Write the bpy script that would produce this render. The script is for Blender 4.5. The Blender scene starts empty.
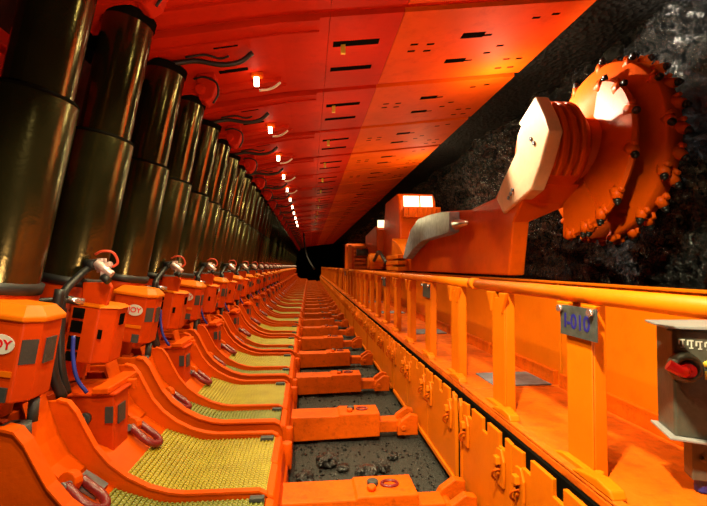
import bpy, bmesh, math, random
from mathutils import Vector, Matrix, noise
random.seed(7)
S = bpy.context.scene
COL = S.collection
F = 440.0
CAMZ = 2.11
YAW = math.radians(5.78)
PITCH = math.radians(1.69)
cs, sn = math.cos(YAW), math.sin(YAW)

# ---------------------------------------------------------------- camera
cam = bpy.data.cameras.new('camera')
camo = bpy.data.objects.new('camera', cam)
COL.objects.link(camo)
cam.sensor_width = 36
cam.lens = F / 707 * 36
cam.clip_start = 0.05
cam.clip_end = 300
camo.location = (0, 0, CAMZ)
camo.rotation_euler = (math.pi / 2 + PITCH, 0, -YAW)
S.camera = camo
S.view_settings.view_transform = 'Standard'
S.view_settings.look = 'None'
S.view_settings.exposure = 0.0
S.view_settings.gamma = 1.0
S.view_settings.use_curve_mapping = False

ROT = camo.rotation_euler.to_matrix()


def onX(px, py, X):
    """point of the real plane x = X, for tracing side outlines"""
    d = ROT @ Vector(((px - 353.5) / F, (253 - py) / F, -1))
    k = X / d.x
    return Vector((X, d.y * k, CAMZ + d.z * k))


S.cycles.diffuse_bounces = 1
S.cycles.sample_clamp_indirect = 6

# ---------------------------------------------------------------- materials
def newmat(name):
    m = bpy.data.materials.new(name)
    m.use_nodes = True
    nt = m.node_tree
    b = nt.nodes['Principled BSDF']
    return m, nt, b


def mat(name, col, rough=0.5, metal=0.0, var=0.15, scale=6.0, bump=0.0, bscale=60.0, dirt=None, dirt_amt=0.4, spec=0.5,
        coat=0.0, emit=None, estr=0.0):
    m, nt, b = newmat(name)
    N, L = nt.nodes, nt.links
    b.inputs['Roughness'].default_value = rough
    b.inputs['Metallic'].default_value = metal
    b.inputs['Specular IOR Level'].default_value = spec
    b.inputs['Coat Weight'].default_value = coat
    tc = N.new('ShaderNodeTexCoord')
    geo = N.new('ShaderNodeNewGeometry')
    n1 = N.new('ShaderNodeTexNoise')
    n1.inputs['Scale'].default_value = scale
    n1.inputs['Detail'].default_value = 6
    L.new(geo.outputs['Position'], n1.inputs['Vector'])
    mix = N.new('ShaderNodeMix')
    mix.data_type = 'RGBA'
    c = Vector(col)
    mix.inputs[6].default_value = (*(c * (1 - var)), 1)
    mix.inputs[7].default_value = (*[min(1, x) for x in c * (1 + var)], 1)
    rmp = N.new('ShaderNodeMapRange')
    rmp.inputs['From Min'].default_value = 0.35
    rmp.inputs['From Max'].default_value = 0.65
    L.new(n1.outputs['Fac'], rmp.inputs['Value'])
    L.new(rmp.outputs['Result'], mix.inputs[0])
    out = mix.outputs[2]
    if dirt:
        n2 = N.new('ShaderNodeTexNoise')
        n2.inputs['Scale'].default_value = scale * 2.3
        n2.inputs['Detail'].default_value = 8
        n2.inputs['Roughness'].default_value = 0.7
        L.new(geo.outputs['Position'], n2.inputs['Vector'])
        r2 = N.new('ShaderNodeMapRange')
        r2.inputs['From Min'].default_value = 0.52
        r2.inputs['From Max'].default_value = 0.78
        r2.inputs['To Max'].default_value = dirt_amt
        L.new(n2.outputs['Fac'], r2.inputs['Value'])
        m2 = N.new('ShaderNodeMix')
        m2.data_type = 'RGBA'
        L.new(r2.outputs['Result'], m2.inputs[0])
        L.new(out, m2.inputs[6])
        m2.inputs[7].default_value = (*dirt, 1)
        out = m2.outputs[2]
    L.new(out, b.inputs['Base Color'])
    if bump > 0:
        n3 = N.new('ShaderNodeTexNoise')
        n3.inputs['Scale'].default_value = bscale
        n3.inputs['Detail'].default_value = 5
        L.new(geo.outputs['Position'], n3.inputs['Vector'])
        bp = N.new('ShaderNodeBump')
        bp.inputs['Strength'].default_value = bump
        bp.inputs['Distance'].default_value = 0.02
        L.new(n3.outputs['Fac'], bp.inputs['Height'])
        L.new(bp.outputs['Normal'], b.inputs['Normal'])
    if emit:
        b.inputs['Emission Color'].default_value = (*emit, 1)
        b.inputs['Emission Strength'].default_value = estr
    return m


M = {}
M['paint'] = mat('orange_paint', (0.75, 0.086, 0.0005), 0.45, var=0.06, scale=3, bump=0.12, bscale=25, dirt=(0.5, 0.03, 0.002), dirt_amt=0.45, spec=0.14)
M['paint_bar'] = mat('orange_paint_worn', (0.74, 0.096, 0.0005), 0.5, var=0.1, scale=5, bump=0.3, bscale=30, dirt=(0.22, 0.025, 0.003), dirt_amt=0.7, spec=0.15)
M['paint_conv'] = mat('orange_paint_conveyor', (0.8, 0.16, 0.001), 0.45, var=0.05, scale=2.5, bump=0.1, bscale=20, dirt=(0.68, 0.09, 0.001), dirt_amt=0.4, spec=0.2)
M['paint_box'] = mat('red_orange_box_paint', (0.62, 0.05, 0.001), 0.42, var=0.08, scale=4, bump=0.12, bscale=25, dirt=(0.35, 0.02, 0.002), dirt_amt=0.5, spec=0.2)
M['deck'] = mat('scuffed_orange_deck', (0.78, 0.12, 0.001), 0.5, var=0.15, scale=4, bump=0.5, bscale=18, dirt=(0.28, 0.03, 0.006), dirt_amt=0.75, spec=0.4)
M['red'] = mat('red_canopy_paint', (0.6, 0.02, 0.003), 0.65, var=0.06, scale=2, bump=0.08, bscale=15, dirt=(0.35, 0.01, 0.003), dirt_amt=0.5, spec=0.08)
M['red_lit'] = mat('canopy_red_lit_orange', (0.8, 0.09, 0.001), 0.65, var=0.06, scale=2, bump=0.08, bscale=15, dirt=(0.5, 0.04, 0.002), dirt_amt=0.5, spec=0.08)  # orange shift stands in partly for warmer light on the front plates
M['chrome'] = mat('brassy_oiled_steel', (0.10, 0.088, 0.034), 0.2, metal=0.88, var=0.12, scale=5, bump=0.06, bscale=40)
M['chrome2'] = mat('brassy_oiled_steel_rod', (0.105, 0.085, 0.034), 0.17, metal=0.92, var=0.1, scale=5, bump=0.05, bscale=40)
M['blackish'] = mat('near_black_red_steel', (0.05, 0.006, 0.004), 0.7, var=0.4, dirt=(0.01, 0.008, 0.007), dirt_amt=0.8, spec=0.15)  # very dark red with random near-black blotches
M['cover_lit'] = mat('overlit_cover_tone', (0.9, 0.5, 0.26), 0.45, var=0.06, scale=9, dirt=(0.6, 0.2, 0.05), dirt_amt=0.3)  # pale tone stands in for glaring lamplight on the arm cover
M['black'] = mat('black_rubber', (0.012, 0.012, 0.013), 0.45, var=0.3)
M['dark'] = mat('dark_grey_plastic', (0.05, 0.055, 0.055), 0.45, var=0.2, bump=0.2)
M['void'] = mat('recess_shade_collar_black', (0.006, 0.005, 0.004), 0.9, var=0.2, spec=0.0)  # near-black, also stands in for shade inside gaps, slots and sockets
M['grey'] = mat('grey_steel', (0.2, 0.22, 0.24), 0.45, metal=0.3, var=0.25, scale=15, bump=0.3)
M['silver'] = mat('silver_metal', (0.7, 0.68, 0.7), 0.25, metal=0.9, var=0.1)
M['pink'] = mat('pinkish_valve_metal', (0.7, 0.5, 0.48), 0.35, metal=0.4, var=0.25, scale=30)
M['maroon'] = mat('maroon_shackle_paint', (0.2, 0.012, 0.014), 0.35, var=0.2, scale=12, bump=0.2, spec=0.6)
M['redlever'] = mat('red_lever', (0.75, 0.01, 0.012), 0.3, var=0.05)
M['redhandle'] = mat('red_handle', (0.7, 0.06, 0.02), 0.4, var=0.1)
M['yellow'] = mat('yellow_tag', (0.75, 0.45, 0.03), 0.5, var=0.1)
M['white'] = mat('white_plate', (0.7, 0.68, 0.62), 0.5, var=0.1)
M['boxgrey'] = mat('olive_grey_enclosure', (0.085, 0.08, 0.062), 0.42, var=0.12, scale=20, bump=0.1)
M['boxlid'] = mat('grey_lid', (0.3, 0.29, 0.3), 0.4, var=0.1)
M['blue'] = mat('blue_hose', (0.015, 0.03, 0.28), 0.4, var=0.2)
M['bluepaint'] = mat('blue_lettering', (0.012, 0.012, 0.22), 0.5, var=0.1)
M['signgrey'] = mat('sign_grey', (0.05, 0.058, 0.058), 0.5, var=0.25, scale=25, dirt=(0.2, 0.1, 0.05), dirt_amt=0.3)
M['silverchute'] = mat('blue_grey_steel', (0.2, 0.23, 0.31), 0.45, metal=0.0, var=0.25, scale=9, bump=0.2)
M['pick'] = mat('black_pick_steel', (0.01, 0.01, 0.01), 0.35, var=0.2)
M['lamp'] = mat('lamp_glow', (1, .9, .7), 0.4, emit=(1, .82, .5), estr=14)
M['panel_glow'] = mat('lit_panel_glow', (1, .9, .7), 0.4, emit=(1, .8, .45), estr=2.2)  # glow for lamplit body plates and for the rear lamp
M['glint'] = mat('lamp_reflection_pale', (0.95, 0.8, 0.65), 0.3, metal=0.0, var=0.1)  # pale colour holds the bright reflection beside each lamp


def grate_mat(name, c1, c2):
    m, nt, b = newmat(name)
    N, L = nt.nodes, nt.links
    geo = N.new('ShaderNodeNewGeometry')
    sep = N.new('ShaderNodeSeparateXYZ')
    L.new(geo.outputs['Position'], sep.inputs[0])
    n1 = N.new('ShaderNodeTexNoise')
    n1.inputs['Scale'].default_value = 5
    n1.inputs['Detail'].default_value = 6
    L.new(geo.outputs['Position'], n1.inputs['Vector'])
    r = N.new('ShaderNodeMapRange')
    r.inputs['From Min'].default_value = 0.35
    r.inputs['From Max'].default_value = 0.65
    L.new(n1.outputs['Fac'], r.inputs['Value'])
    mix = N.new('ShaderNodeMix')
    mix.data_type = 'RGBA'
    mix.inputs[6].default_value = (*c1, 1)
    mix.inputs[7].default_value = (*c2, 1)
    L.new(r.outputs['Result'], mix.inputs[0])
    w = N.new('ShaderNodeMath')
    w.operation = 'MULTIPLY'
    w.inputs[1].default_value = 2 * math.pi / 0.036
    L.new(sep.outputs['Y'], w.inputs[0])
    s = N.new('ShaderNodeMath')
    s.operation = 'SINE'
    L.new(w.outputs[0], s.inputs[0])
    r2 = N.new('ShaderNodeMapRange')
    r2.inputs['From Min'].default_value = -1
    r2.inputs['From Max'].default_value = -0.2
    r2.inputs['To Min'].default_value = 0.35
    L.new(s.outputs[0], r2.inputs['Value'])
    m2 = N.new('ShaderNodeMix')
    m2.data_type = 'RGBA'
    m2.inputs[6].default_value = (c1[0] * .3, c1[1] * .35, c1[2] * .3, 1)
    L.new(mix.outputs[2], m2.inputs[7])
    L.new(r2.outputs['Result'], m2.inputs[0])
    L.new(m2.outputs[2], b.inputs['Base Color'])
    b.inputs['Roughness'].default_value = 0.5
    bp = N.new('ShaderNodeBump')
    bp.inputs['Distance'].default_value = 0.01
    bp.inputs['Strength'].default_value = 0.5
    L.new(s.outputs[0], bp.inputs['Height'])
    L.new(bp.outputs['Normal'], b.inputs['Normal'])
    return m


M['grate_y'] = grate_mat('yellow_grating', (0.44, 0.32, 0.012), (0.55, 0.42, 0.02))
M['grate_g'] = grate_mat('olive_grating', (0.22, 0.23, 0.03), (0.32, 0.31, 0.045))


def coal_mat(name, base, rough, bs, bd, spec=0.6, detail=10, vscale=14, facets=0):
    m, nt, b = newmat(name)
    N, L = nt.nodes, nt.links
    geo = N.new('ShaderNodeNewGeometry')
    n1 = N.new('ShaderNodeTexNoise')
    n1.inputs['Scale'].default_value = bs
    n1.inputs['Detail'].default_value = detail
    n1.inputs['Roughness'].default_value = 0.75
    L.new(geo.outputs['Position'], n1.inputs['Vector'])
    v = N.new('ShaderNodeTexVoronoi')
    v.inputs['Scale'].default_value = vscale
    L.new(geo.outputs['Position'], v.inputs['Vector'])
    add = N.new('ShaderNodeMath')
    add.operation = 'ADD'
    L.new(n1.outputs['Fac'], add.inputs[0])
    L.new(v.outputs['Distance'], add.inputs[1])
    bp = N.new('ShaderNodeBump')
    bp.inputs['Strength'].default_value = 1.0
    bp.inputs['Distance'].default_value = bd
    L.new(add.outputs[0], bp.inputs['Height'])
    if facets:
        mp = N.new('ShaderNodeMapping')
        mp.inputs['Scale'].default_value = (1, 1, .45)
        mp.inputs['Rotation'].default_value = (.35, 0, 0)
        L.new(geo.outputs['Position'], mp.inputs['Vector'])
        v2 = N.new('ShaderNodeTexVoronoi')
        v2.inputs['Scale'].default_value = facets
        L.new(mp.outputs['Vector'], v2.inputs['Vector'])
        sb_ = N.new('ShaderNodeVectorMath')
        sb_.operation = 'SUBTRACT'
        L.new(v2.outputs['Color'], sb_.inputs[0])
        sb_.inputs[1].default_value = (.5, .5, .5)
        sc_ = N.new('ShaderNodeVectorMath')
        sc_.operation = 'SCALE'
        sc_.inputs['Scale'].default_value = 1.3
        L.new(sb_.outputs[0], sc_.inputs[0])
        ad_ = N.new('ShaderNodeVectorMath')
        ad_.operation = 'ADD'
        L.new(bp.outputs['Normal'], ad_.inputs[0])
        L.new(sc_.outputs[0], ad_.inputs[1])
        nm = N.new('ShaderNodeVectorMath')
        nm.operation = 'NORMALIZE'
        L.new(ad_.outputs[0], nm.inputs[0])
        L.new(nm.outputs[0], b.inputs['Normal'])
    else:
        L.new(bp.outputs['Normal'], b.inputs['Normal'])
    mix = N.new('ShaderNodeMix')
    mix.data_type = 'RGBA'
    mix.inputs[6].default_value = (*[x * .5 for x in base], 1)
    mix.inputs[7].default_value = (*[x * 1.6 for x in base], 1)
    L.new(n1.outputs['Fac'], mix.inputs[0])
    L.new(mix.outputs[2], b.inputs['Base Color'])
    b.inputs['Roughness'].default_value = rough
    b.inputs['Specular IOR Level'].default_value = spec
    return m


M['coal'] = coal_mat('coal_face', (0.014, 0.0135, 0.013), 0.25, 18, 0.10, spec=.9, vscale=22, facets=22)
M['ground'] = coal_mat('crushed_coal_floor', (0.055, 0.051, 0.048), 0.75, 40, 0.02, spec=0.3, vscale=60)
M['lump'] = coal_mat('coal_lump', (0.03, 0.028, 0.028), 0.3, 25, 0.02, facets=40)
M['roof'] = coal_mat('roof_rock', (0.012, 0.011, 0.011), 0.8, 5, 0.05, spec=0.2)


# ---------------------------------------------------------------- mesh builder
class MB:
    def __init__(self):
        self.bm = bmesh.new()

    def box(self, x0, x1, y0, y1, z0, z1):
        vs = [self.bm.verts.new((x, y, z)) for z in (z0, z1) for y in (y0, y1) for x in (x0, x1)]
        for f in ((0, 2, 3, 1), (4, 5, 7, 6), (0, 1, 5, 4), (2, 6, 7, 3), (0, 4, 6, 2), (1, 3, 7, 5)):
            self.bm.faces.new([vs[i] for i in f])
        return vs

    def prism(self, pts, axis, a, b, taper=None):
        """extrude a 2-D outline: axis 'y' -> pts are (x,z); 'x' -> (y,z); 'z' -> (x,y)"""
        def mk(p, h):
            return {'y': (p[0], h, p[1]), 'x': (h, p[0], p[1]), 'z': (p[0], p[1], h)}[axis]
        v0 = [self.bm.verts.new(mk(p, a)) for p in pts]
        q = taper if taper else pts
        v1 = [self.bm.verts.new(mk(p, b)) for p in q]
        n = len(pts)
        self.bm.faces.new(v0)
        self.bm.faces.new(v1[::-1])
        for i in range(n):
            j = (i + 1) % n
            self.bm.faces.new([v0[j], v0[i], v1[i], v1[j]])
        return v0 + v1

    def cyl(self, p0, p1, r0, r1=None, n=24, caps=True):
        r1 = r0 if r1 is None else r1
        p0, p1 = Vector(p0), Vector(p1)
        d = (p1 - p0).normalized()
        u = d.orthogonal().normalized()
        w = d.cross(u)
        A, B = [], []
        for i in range(n):
            a = 2 * math.pi * i / n
            e = u * math.cos(a) + w * math.sin(a)
            A.append(self.bm.verts.new(p0 + e * r0))
            B.append(self.bm.verts.new(p1 + e * r1))
        for i in range(n):
            j = (i + 1) % n
            f = self.bm.faces.new([A[i], A[j], B[j], B[i]])
            f.smooth = True
        if caps:
            self.bm.faces.new(A[::-1])
            self.bm.faces.new(B)

    def lathe(self, p0, d, prof, n=40):
        """prof: list of (distance along d, radius)"""
        p0, d = Vector(p0), Vector(d).normalized()
        u = d.orthogonal().normalized()
        w = d.cross(u)
        rings = []
        for h, r in prof:
            if r < 1e-6:
                rings.append([self.bm.verts.new(p0 + d * h)] * n)
                continue
            rings.append([self.bm.verts.new(p0 + d * h + (u * math.cos(2 * math.pi * i / n) + w * math.sin(2 * math.pi * i / n)) * r) for i in range(n)])
        for A, B in zip(rings, rings[1:]):
            for i in range(n):
                j = (i + 1) % n
                vs = []
                for v in (A[i], A[j], B[j], B[i]):
                    if v not in vs:
                        vs.append(v)
                if len(vs) > 2:
                    f = self.bm.faces.new(vs)
                    f.smooth = True

    def tube(self, pts, r, n=8, sub=6):
        P = [Vector(p) for p in pts]
        path = []
        if len(P) > 2:
            Q = [P[0] * 2 - P[1]] + P + [P[-1] * 2 - P[-2]]
            for i in range(1, len(Q) - 2):
                for k in range(sub):
                    t = k / sub
                    a, b, c, d = Q[i - 1], Q[i], Q[i + 1], Q[i + 2]
                    path.append(0.5 * ((2 * b) + (c - a) * t + (2 * a - 5 * b + 4 * c - d) * t * t + (3 * b - 3 * c + d - a) * t ** 3))
            path.append(P[-1])
        else:
            path = P
        rings = []
        up = None
        for i, p in enumerate(path):
            d = (path[min(i + 1, len(path) - 1)] - path[max(i - 1, 0)]).normalized()
            u = d.orthogonal().normalized() if up is None else (up - d * up.dot(d)).normalized()
            up = u
            w = d.cross(u)
            rings.append([self.bm.verts.new(p + (u * math.cos(2 * math.pi * k / n) + w * math.sin(2 * math.pi * k / n)) * r) for k in range(n)])
        for A, B in zip(rings, rings[1:]):
            for i in range(n):
                j = (i + 1) % n
                self.bm.faces.new([A[i], A[j], B[j], B[i]]).smooth = True
        self.bm.faces.new(rings[0][::-1])
        self.bm.faces.new(rings[-1])

    def strip(self, pts, y0, y1, th):
        """bent plate following (x,z) points, between y0 and y1, thickness th downward"""
        low = [(x, z - th) for x, z in pts]
        n = len(pts)
        for i in range(n - 1):
            self.prism([pts[i], pts[i + 1], low[i + 1], low[i]], 'y', y0, y1)

    def build(self, name, m, parent=None, bevel=0.0, loc=None):
        bmesh.ops.recalc_face_normals(self.bm, faces=self.bm.faces)
        me = bpy.data.meshes.new(name)
        self.bm.to_mesh(me)
        self.bm.free()
        me.materials.append(m)
        o = bpy.data.objects.new(name, me)
        COL.objects.link(o)
        if loc:
            o.location = loc
        if parent:
            o.parent = parent
        if bevel > 0:
            b = o.modifiers.new('bevel', 'BEVEL')
            b.width = bevel
            b.segments = 2
            b.limit_method = 'ANGLE'
            b.angle_limit = math.radians(40)
        return o


def empty(name, loc, rz=0):
    o = bpy.data.objects.new(name, None)
    o.empty_display_size = 0.2
    o.location = loc
    o.rotation_euler = (0, 0, rz)
    COL.objects.link(o)
    return o


def tag(o, label=None, cat=None, group=None, kind=None):
    if label:
        o['label'] = label
    if cat:
        o['category'] = cat
    if group:
        o['group'] = group
    if kind:
        o['kind'] = kind
    return o


def copy_tree(o, parent=None, skip=()):
    kids = list(o.children)
    c = o.copy()
    COL.objects.link(c)
    c.parent = parent
    for ch in kids:
        if ch.name.split('.')[0] not in skip:
            copy_tree(ch, c, skip)
    return c


def text_mesh(body, size, m, name, parent, mtx, extrude=0.002, bold=False):
    cu = bpy.data.curves.new(name, 'FONT')
    cu.body = body
    cu.size = size
    cu.extrude = extrude
    cu.align_x = 'CENTER'
    cu.align_y = 'CENTER'
    if bold:
        cu.offset = size * 0.02
    t = bpy.data.objects.new(name, cu)
    COL.objects.link(t)
    dg = bpy.context.evaluated_depsgraph_get()
    me = bpy.data.meshes.new_from_object(t.evaluated_get(dg))
    bpy.data.objects.remove(t)
    me.transform(mtx)
    me.materials.clear()
    me.materials.append(m)
    o = bpy.data.objects.new(name, me)
    COL.objects.link(o)
    o.parent = parent
    return o


# ---------------------------------------------------------------- setting
def grid_surface(name, m, fn, us, vs, kind='structure'):
    bm = bmesh.new()
    G = [[bm.verts.new(fn(u, v)) for v in vs] for u in us]
    for i in range(len(us) - 1):
        for j in range(len(vs) - 1):
            bm.faces.new([G[i][j], G[i + 1][j], G[i + 1][j + 1], G[i][j + 1]]).smooth = True
    me = bpy.data.meshes.new(name)
    bm.to_mesh(me)
    bm.free()
    me.materials.append(m)
    o = bpy.data.objects.new(name, me)
    COL.objects.link(o)
    o['kind'] = kind
    return o


def lin(a, b, n):
    return [a + (b - a) * i / n for i in range(n + 1)]


def geo_steps(a, b, first, ratio):
    out = [a]
    s = first
    while out[-1] < b:
        out.append(out[-1] + s)
        s *= ratio
    return out


YEND = 62.0


def floor_fn(u, v):
    h = 0.05 * (noise.noise(Vector((u * 3, v * 3, 0))) + 0.5 * noise.noise(Vector((u * 9, v * 9, 3))) + .35 * noise.noise(Vector((u * 22, v * 22, 3))))
    return (u, v, -0.02 + h * 0.7)


fl = grid_surface('floor', M['ground'], floor_fn, lin(-3.2, 4.6, 150), geo_steps(-1.5, YEND, 0.05, 1.012))


def wall_fn(u, v):
    p = Vector((0, u * 1.0, v * 1.4))
    d = 0.28 * noise.noise(p) + 0.16 * noise.noise(p * 3.1) + 0.09 * noise.noise(p * 8) + 0.05 * abs(noise.noise(p * 17))
    return (4.12 + d, u, v)


wl = grid_surface('wall_right', M['coal'], wall_fn, geo_steps(0.5, YEND, 0.05, 1.012), lin(-0.1, 5.4, 90))


def roof_fn(u, v):
    h = 0.08 * noise.noise(Vector((u * 1.5, v * 1.5, 7))) + 0.04 * noise.noise(Vector((u * 5, v * 5, 7)))
    return (u, v, 5.17 + h + .1 * min(0, u - 3) * -0.2)


rf = grid_surface('ceiling', M['roof'], roof_fn, lin(-3.2, 4.6, 40), geo_steps(-1.5, YEND, 0.15, 1.02))

# end of the gallery, dark rock
mb = MB()
mb.box(-3.4, 4.7, YEND, YEND + .3, -0.2, 5.5)
e = mb.build('wall_back', M['roof'])
tag(e, kind='structure')
mb = MB()
mb.box(-3.6, -3.4, -1.5, YEND, -0.2, 5.5)
e = mb.build('wall_left', M['roof'])
tag(e, kind='structure')

# ---------------------------------------------------------------- the roof support (shield)
SP = 1.9


def zc(x):  # underside of the canopy
    return CAMZ + 2.44 + (0.125 * x if x > -0.3 else -0.0375 + 0.19 * (x + 0.3))


RIB = [(-2.35, 1.21), (-1.68, 1.21), (-1.61, 1.19), (-1.555, 1.12), (-1.50, 1.01), (-1.43, .88), (-1.34, .77), (-1.22, .675), (-1.08, .60),
       (-0.95, .56), (-.85, .545), (-.34, .54), (-.29, .515), (-.26, .46), (-.25, .12)]


def leg_pt(y, z):
    return Vector((-1.735 - (z - 3.2) * -0.19, y, z))


def shackle(root, x, y, z, ang):
    """D shackle lying on the sloped plate, its pin through an orange lug"""
    R = Matrix.Translation((x, y, z)) @ Matrix.Rotation(ang, 4, 'Y') @ Matrix.Rotation(math.radians(-16), 4, 'Z')
    def T(p):
        return R @ Vector(p)
    mb = MB()
    pts = [(-0.03, -0.066, 0), (0.05, -0.072, 0), (0.13, -0.078, 0), (0.20, -0.05, 0), (0.222, 0, 0), (0.20, 0.05, 0), (0.13, 0.078, 0),
           (0.05, 0.072, 0), (-0.03, 0.066, 0)]
    mb.tube([T(p) for p in pts], 0.029, n=10)
    sh = mb.build('shackle', M['maroon'], root)
    mb = MB()
    mb.cyl(T((-0.03, -0.09, 0)), T((-0.03, 0.09, 0)), 0.02, n=14)
    mb.cyl(T((-0.03, -0.105, 0)), T((-0.03, -0.09, 0)), 0.028, n=8)
    mb.build('shackle_pin', M['grey'], sh)
    mb = MB()
    prof = []
    c = [T((-0.075 + 0.065 * math.cos(a) * 1.0, 0, -0.01 + 0.065 * math.sin(a))) for a in [math.radians(t) for t in range(0, 360, 30)]]
    v0 = [mb.bm.verts.new(p + (R.to_3x3() @ Vector((0.02, -0.035, 0)))) for p in c]
    v1 = [mb.bm.verts.new(p + (R.to_3x3() @ Vector((0.02, 0.035, 0)))) for p in c]
    mb.bm.faces.new(v0)
    mb.bm.faces.new(v1[::-1])
    for i in range(len(c)):
        j = (i + 1) % len(c)
        mb.bm.faces.new([v0[j], v0[i], v1[i], v1[j]])
    mb.build('shackle_lug', M['paint'], root, bevel=0.008)


def grating(root, name, m, y0, y1):
    mb = MB()
    top = [(-1.30, .615), (-1.2, .575), (-1.0, .507), (-.90, .495), (-.30, .495)]
    mb.strip(top, y0, y1, 0.018)
    # raised bars running along the gallery
    segs = []
    for (xa, za), (xb, zb) in zip(top, top[1:]):
        n = max(1, round(math.hypot(xb - xa, zb - za) / 0.034))
        for i in range(n):
            t = (i + .5) / n
            segs.append((xa + (xb - xa) * t, za + (zb - za) * t))
    for x, z in segs:
        mb.box(x - .006, x + .006, y0 + .01, y1 - .01, z - .002, z + .011)
    return mb.build(name, m, root)


def make_support():
    root = empty('roof_support', (0, 0, 0))
    # --- pontoon: body below the plates, ribs, gratings
    mb = MB()
    body = [(-2.35, 0.5), (-1.62, 0.5), (-1.5, .56), (-1.3, .5), (-1.0, .44), (-.3, .42), (-.27, .15), (-.27, .0), (-2.35, 0.0)]
    mb.prism(body, 'y', 0.2, 1.76)
    mb.build('pontoon_body', M['paint'], root, bevel=0.01)
    for (ya, yb, dz) in ((0.11, 0.175, 0), (0.645, 0.675, -.005), (1.735, 1.775, -0.01)):
        mb = MB()
        pts = [(x, z + dz) for x, z in RIB] + [(-.3, 0.02), (-2.35, 0.02)]
        mb.prism(pts, 'y', ya, yb)
        mb.build('pontoon_rib', M['paint'], root, bevel=0.006)
        # wider flange running on top of each rib's curve
        mb = MB()
        e = [(x, z + dz + .012) for x, z in RIB[1:-1]]
        mb.strip(e, ya - (.02 if ya < .5 else 0.008), yb + .015, 0.016)
        mb.build('rib_flange', M['paint'], root)
    # floor plates between ribs (where the shackles lie)
    for (ya, yb) in ((0.175, 0.645), (0.675, 1.735)):
        mb = MB()
        mb.strip([(-1.95, .80), (-1.6, .79), (-1.5, .745), (-1.29, .60), (-1.27, .575)], ya, yb, 0.03)
        mb.build('sloped_plate', M['paint'], root)
    grating(root, 'walkway_grating', M['grate_g'], 0.185, 0.635)
    grating(root, 'walkway_grating', M['grate_y'], 0.685, 1.725)
    # small dark grip tab near the right end
    mb = MB()
    mb.box(-.40, -.30, .57, .62, .50, .53)
    mb.build('grating_clip', M['dark'], root, bevel=.005)
    mb = MB()
    mb.box(-.44, -.32, 1.64, 1.7, .50, .53)
    mb.build('grating_clip', M['dark'], root, bevel=.005)
    # nose of the pontoon at the right
    mb = MB()
    nose = [(-.29, .515), (-.235, .50), (-.205, .43), (-.19, .30), (-.17, .26), (-.17, .05), (-.29, .05)]
    mb.prism(nose, 'y', 0.12, 0.62)
    mb.prism([(x - .01, z) for x, z in nose], 'y', 0.66, 1.16)
    mb.prism([(x - .02, z - .01) for x, z in nose], 'y', 1.2, 1.78)
    mb.cyl((-.2, 0.17, .30), (-.2, 0.17, .47), .045, n=12)
    mb.cyl((-.2, 1.70, .25), (-.2, 1.70, .46), .05, n=12)
    mb.build('pontoon_nose', M['paint'], root, bevel=0.015)
    # grey plate + shackles
    mb = MB()
    mb.prism([(-1.47, .753), (-1.33, .656), (-1.34, .642), (-1.48, .739)], 'y', .44, .62)
    mb.build('grey_plate', M['grey'], root)
    shackle(root, -1.42, .40, .755, math.radians(33))
    shackle(root, -1.42, 1.38, .755, math.radians(33))
    # tie lug for each compartment: upright orange web that joins ribs at left
    mb = MB()
    mb.box(-1.98, -1.90, .175, 1.735, .78, 1.16)
    mb.prism([(-1.90, .80), (-1.72, .80), (-1.74, 1.0), (-1.80, 1.19), (-1.90, 1.2)], 'y', .30, .36)
    mb.prism([(-1.90, .80), (-1.66, .80), (-1.70, 1.0), (-1.78, 1.19), (-1.90, 1.2)], 'y', 1.50, 1.56)
    mb.build('back_web', M['paint_box'], root, bevel=.008)
    # --- valve block with sockets
    mb = MB()
    mb.box(-1.84, -1.46, 1.0, 1.27, .70, 1.13)
    mb.box(-1.86, -1.44, .98, 1.29, 1.13, 1.155)
    mb.box(-1.90, -1.80, 1.02, 1.25, .60, .72)
    vb = mb.build('valve_block', M['paint_box'], root, bevel=.012)
    for (x, z) in ((-1.66, .97), (-1.63, .78)):
        mb = MB()
        mb.cyl((x, 1.0, z), (x, .965, z), .042, n=14)
        mb.cyl((x, .97, z), (x, .95, z), .022, n=10)
        mb.build('round_socket', M['dark'], vb)
    mb = MB()
    mb.box(-1.52, -1.465, .985, 1.0, .93, 1.05)
    mb.box(-1.458, -1.448, 1.06, 1.18, .90, 1.04)
    mb.build('square_socket', M['dark'], vb)
    # --- electronics box with oval badge
    mb = MB()
    mb.prism([(-1.87, .13), (-1.56, .13), (-1.50, .22), (-1.50, .42), (-1.87, .42)], 'z', 1.34, 1.80)
    eb = mb.build('electronics_box', M['paint_box'], root, bevel=.012)
    mb = MB()
    low = [(-1.885, .115), (-1.555, .115), (-1.487, .215), (-1.487, .43), (-1.885, .43)]
    hi = [(-1.84, .20), (-1.60, .20), (-1.55, .26), (-1.55, .41), (-1.84, .41)]
    v0 = [mb.bm.verts.new((x, y, 1.80)) for x, y in low]
    v1 = [mb.bm.verts.new((x, y, 1.83)) for x, y in low]
    v2 = [mb.bm.verts.new((x, y, 1.885)) for x, y in hi]
    for A, B in ((v0, v1), (v1, v2)):
        for i in range(5):
            j = (i + 1) % 5
            mb.bm.faces.new([A[i], A[j], B[j], B[i]])
    mb.bm.faces.new(v0[::-1])
    mb.bm.faces.new(v2)
    mb.build('box_cap', M['paint_conv'], eb, bevel=.008)  # lighter orange than the box, standing in for its lit top
    mb = MB()
    mb.bm.verts.ensure_lookup_table()
    mb.cyl((-1.655, .13, 1.665), (-1.655, .122, 1.665), .055, n=28)
    for v in mb.bm.verts:
        v.co.x = -1.655 + (v.co.x + 1.655) * 1.35
    mb.build('oval_badge', M['white'], eb)
    mt = Matrix.Translation((-1.655, .1205, 1.665)) @ Matrix.Rotation(math.pi / 2, 4, 'X')
    text_mesh('JOY', .072, M['redlever'], 'badge_lettering', eb, mt, bold=True)
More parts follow.
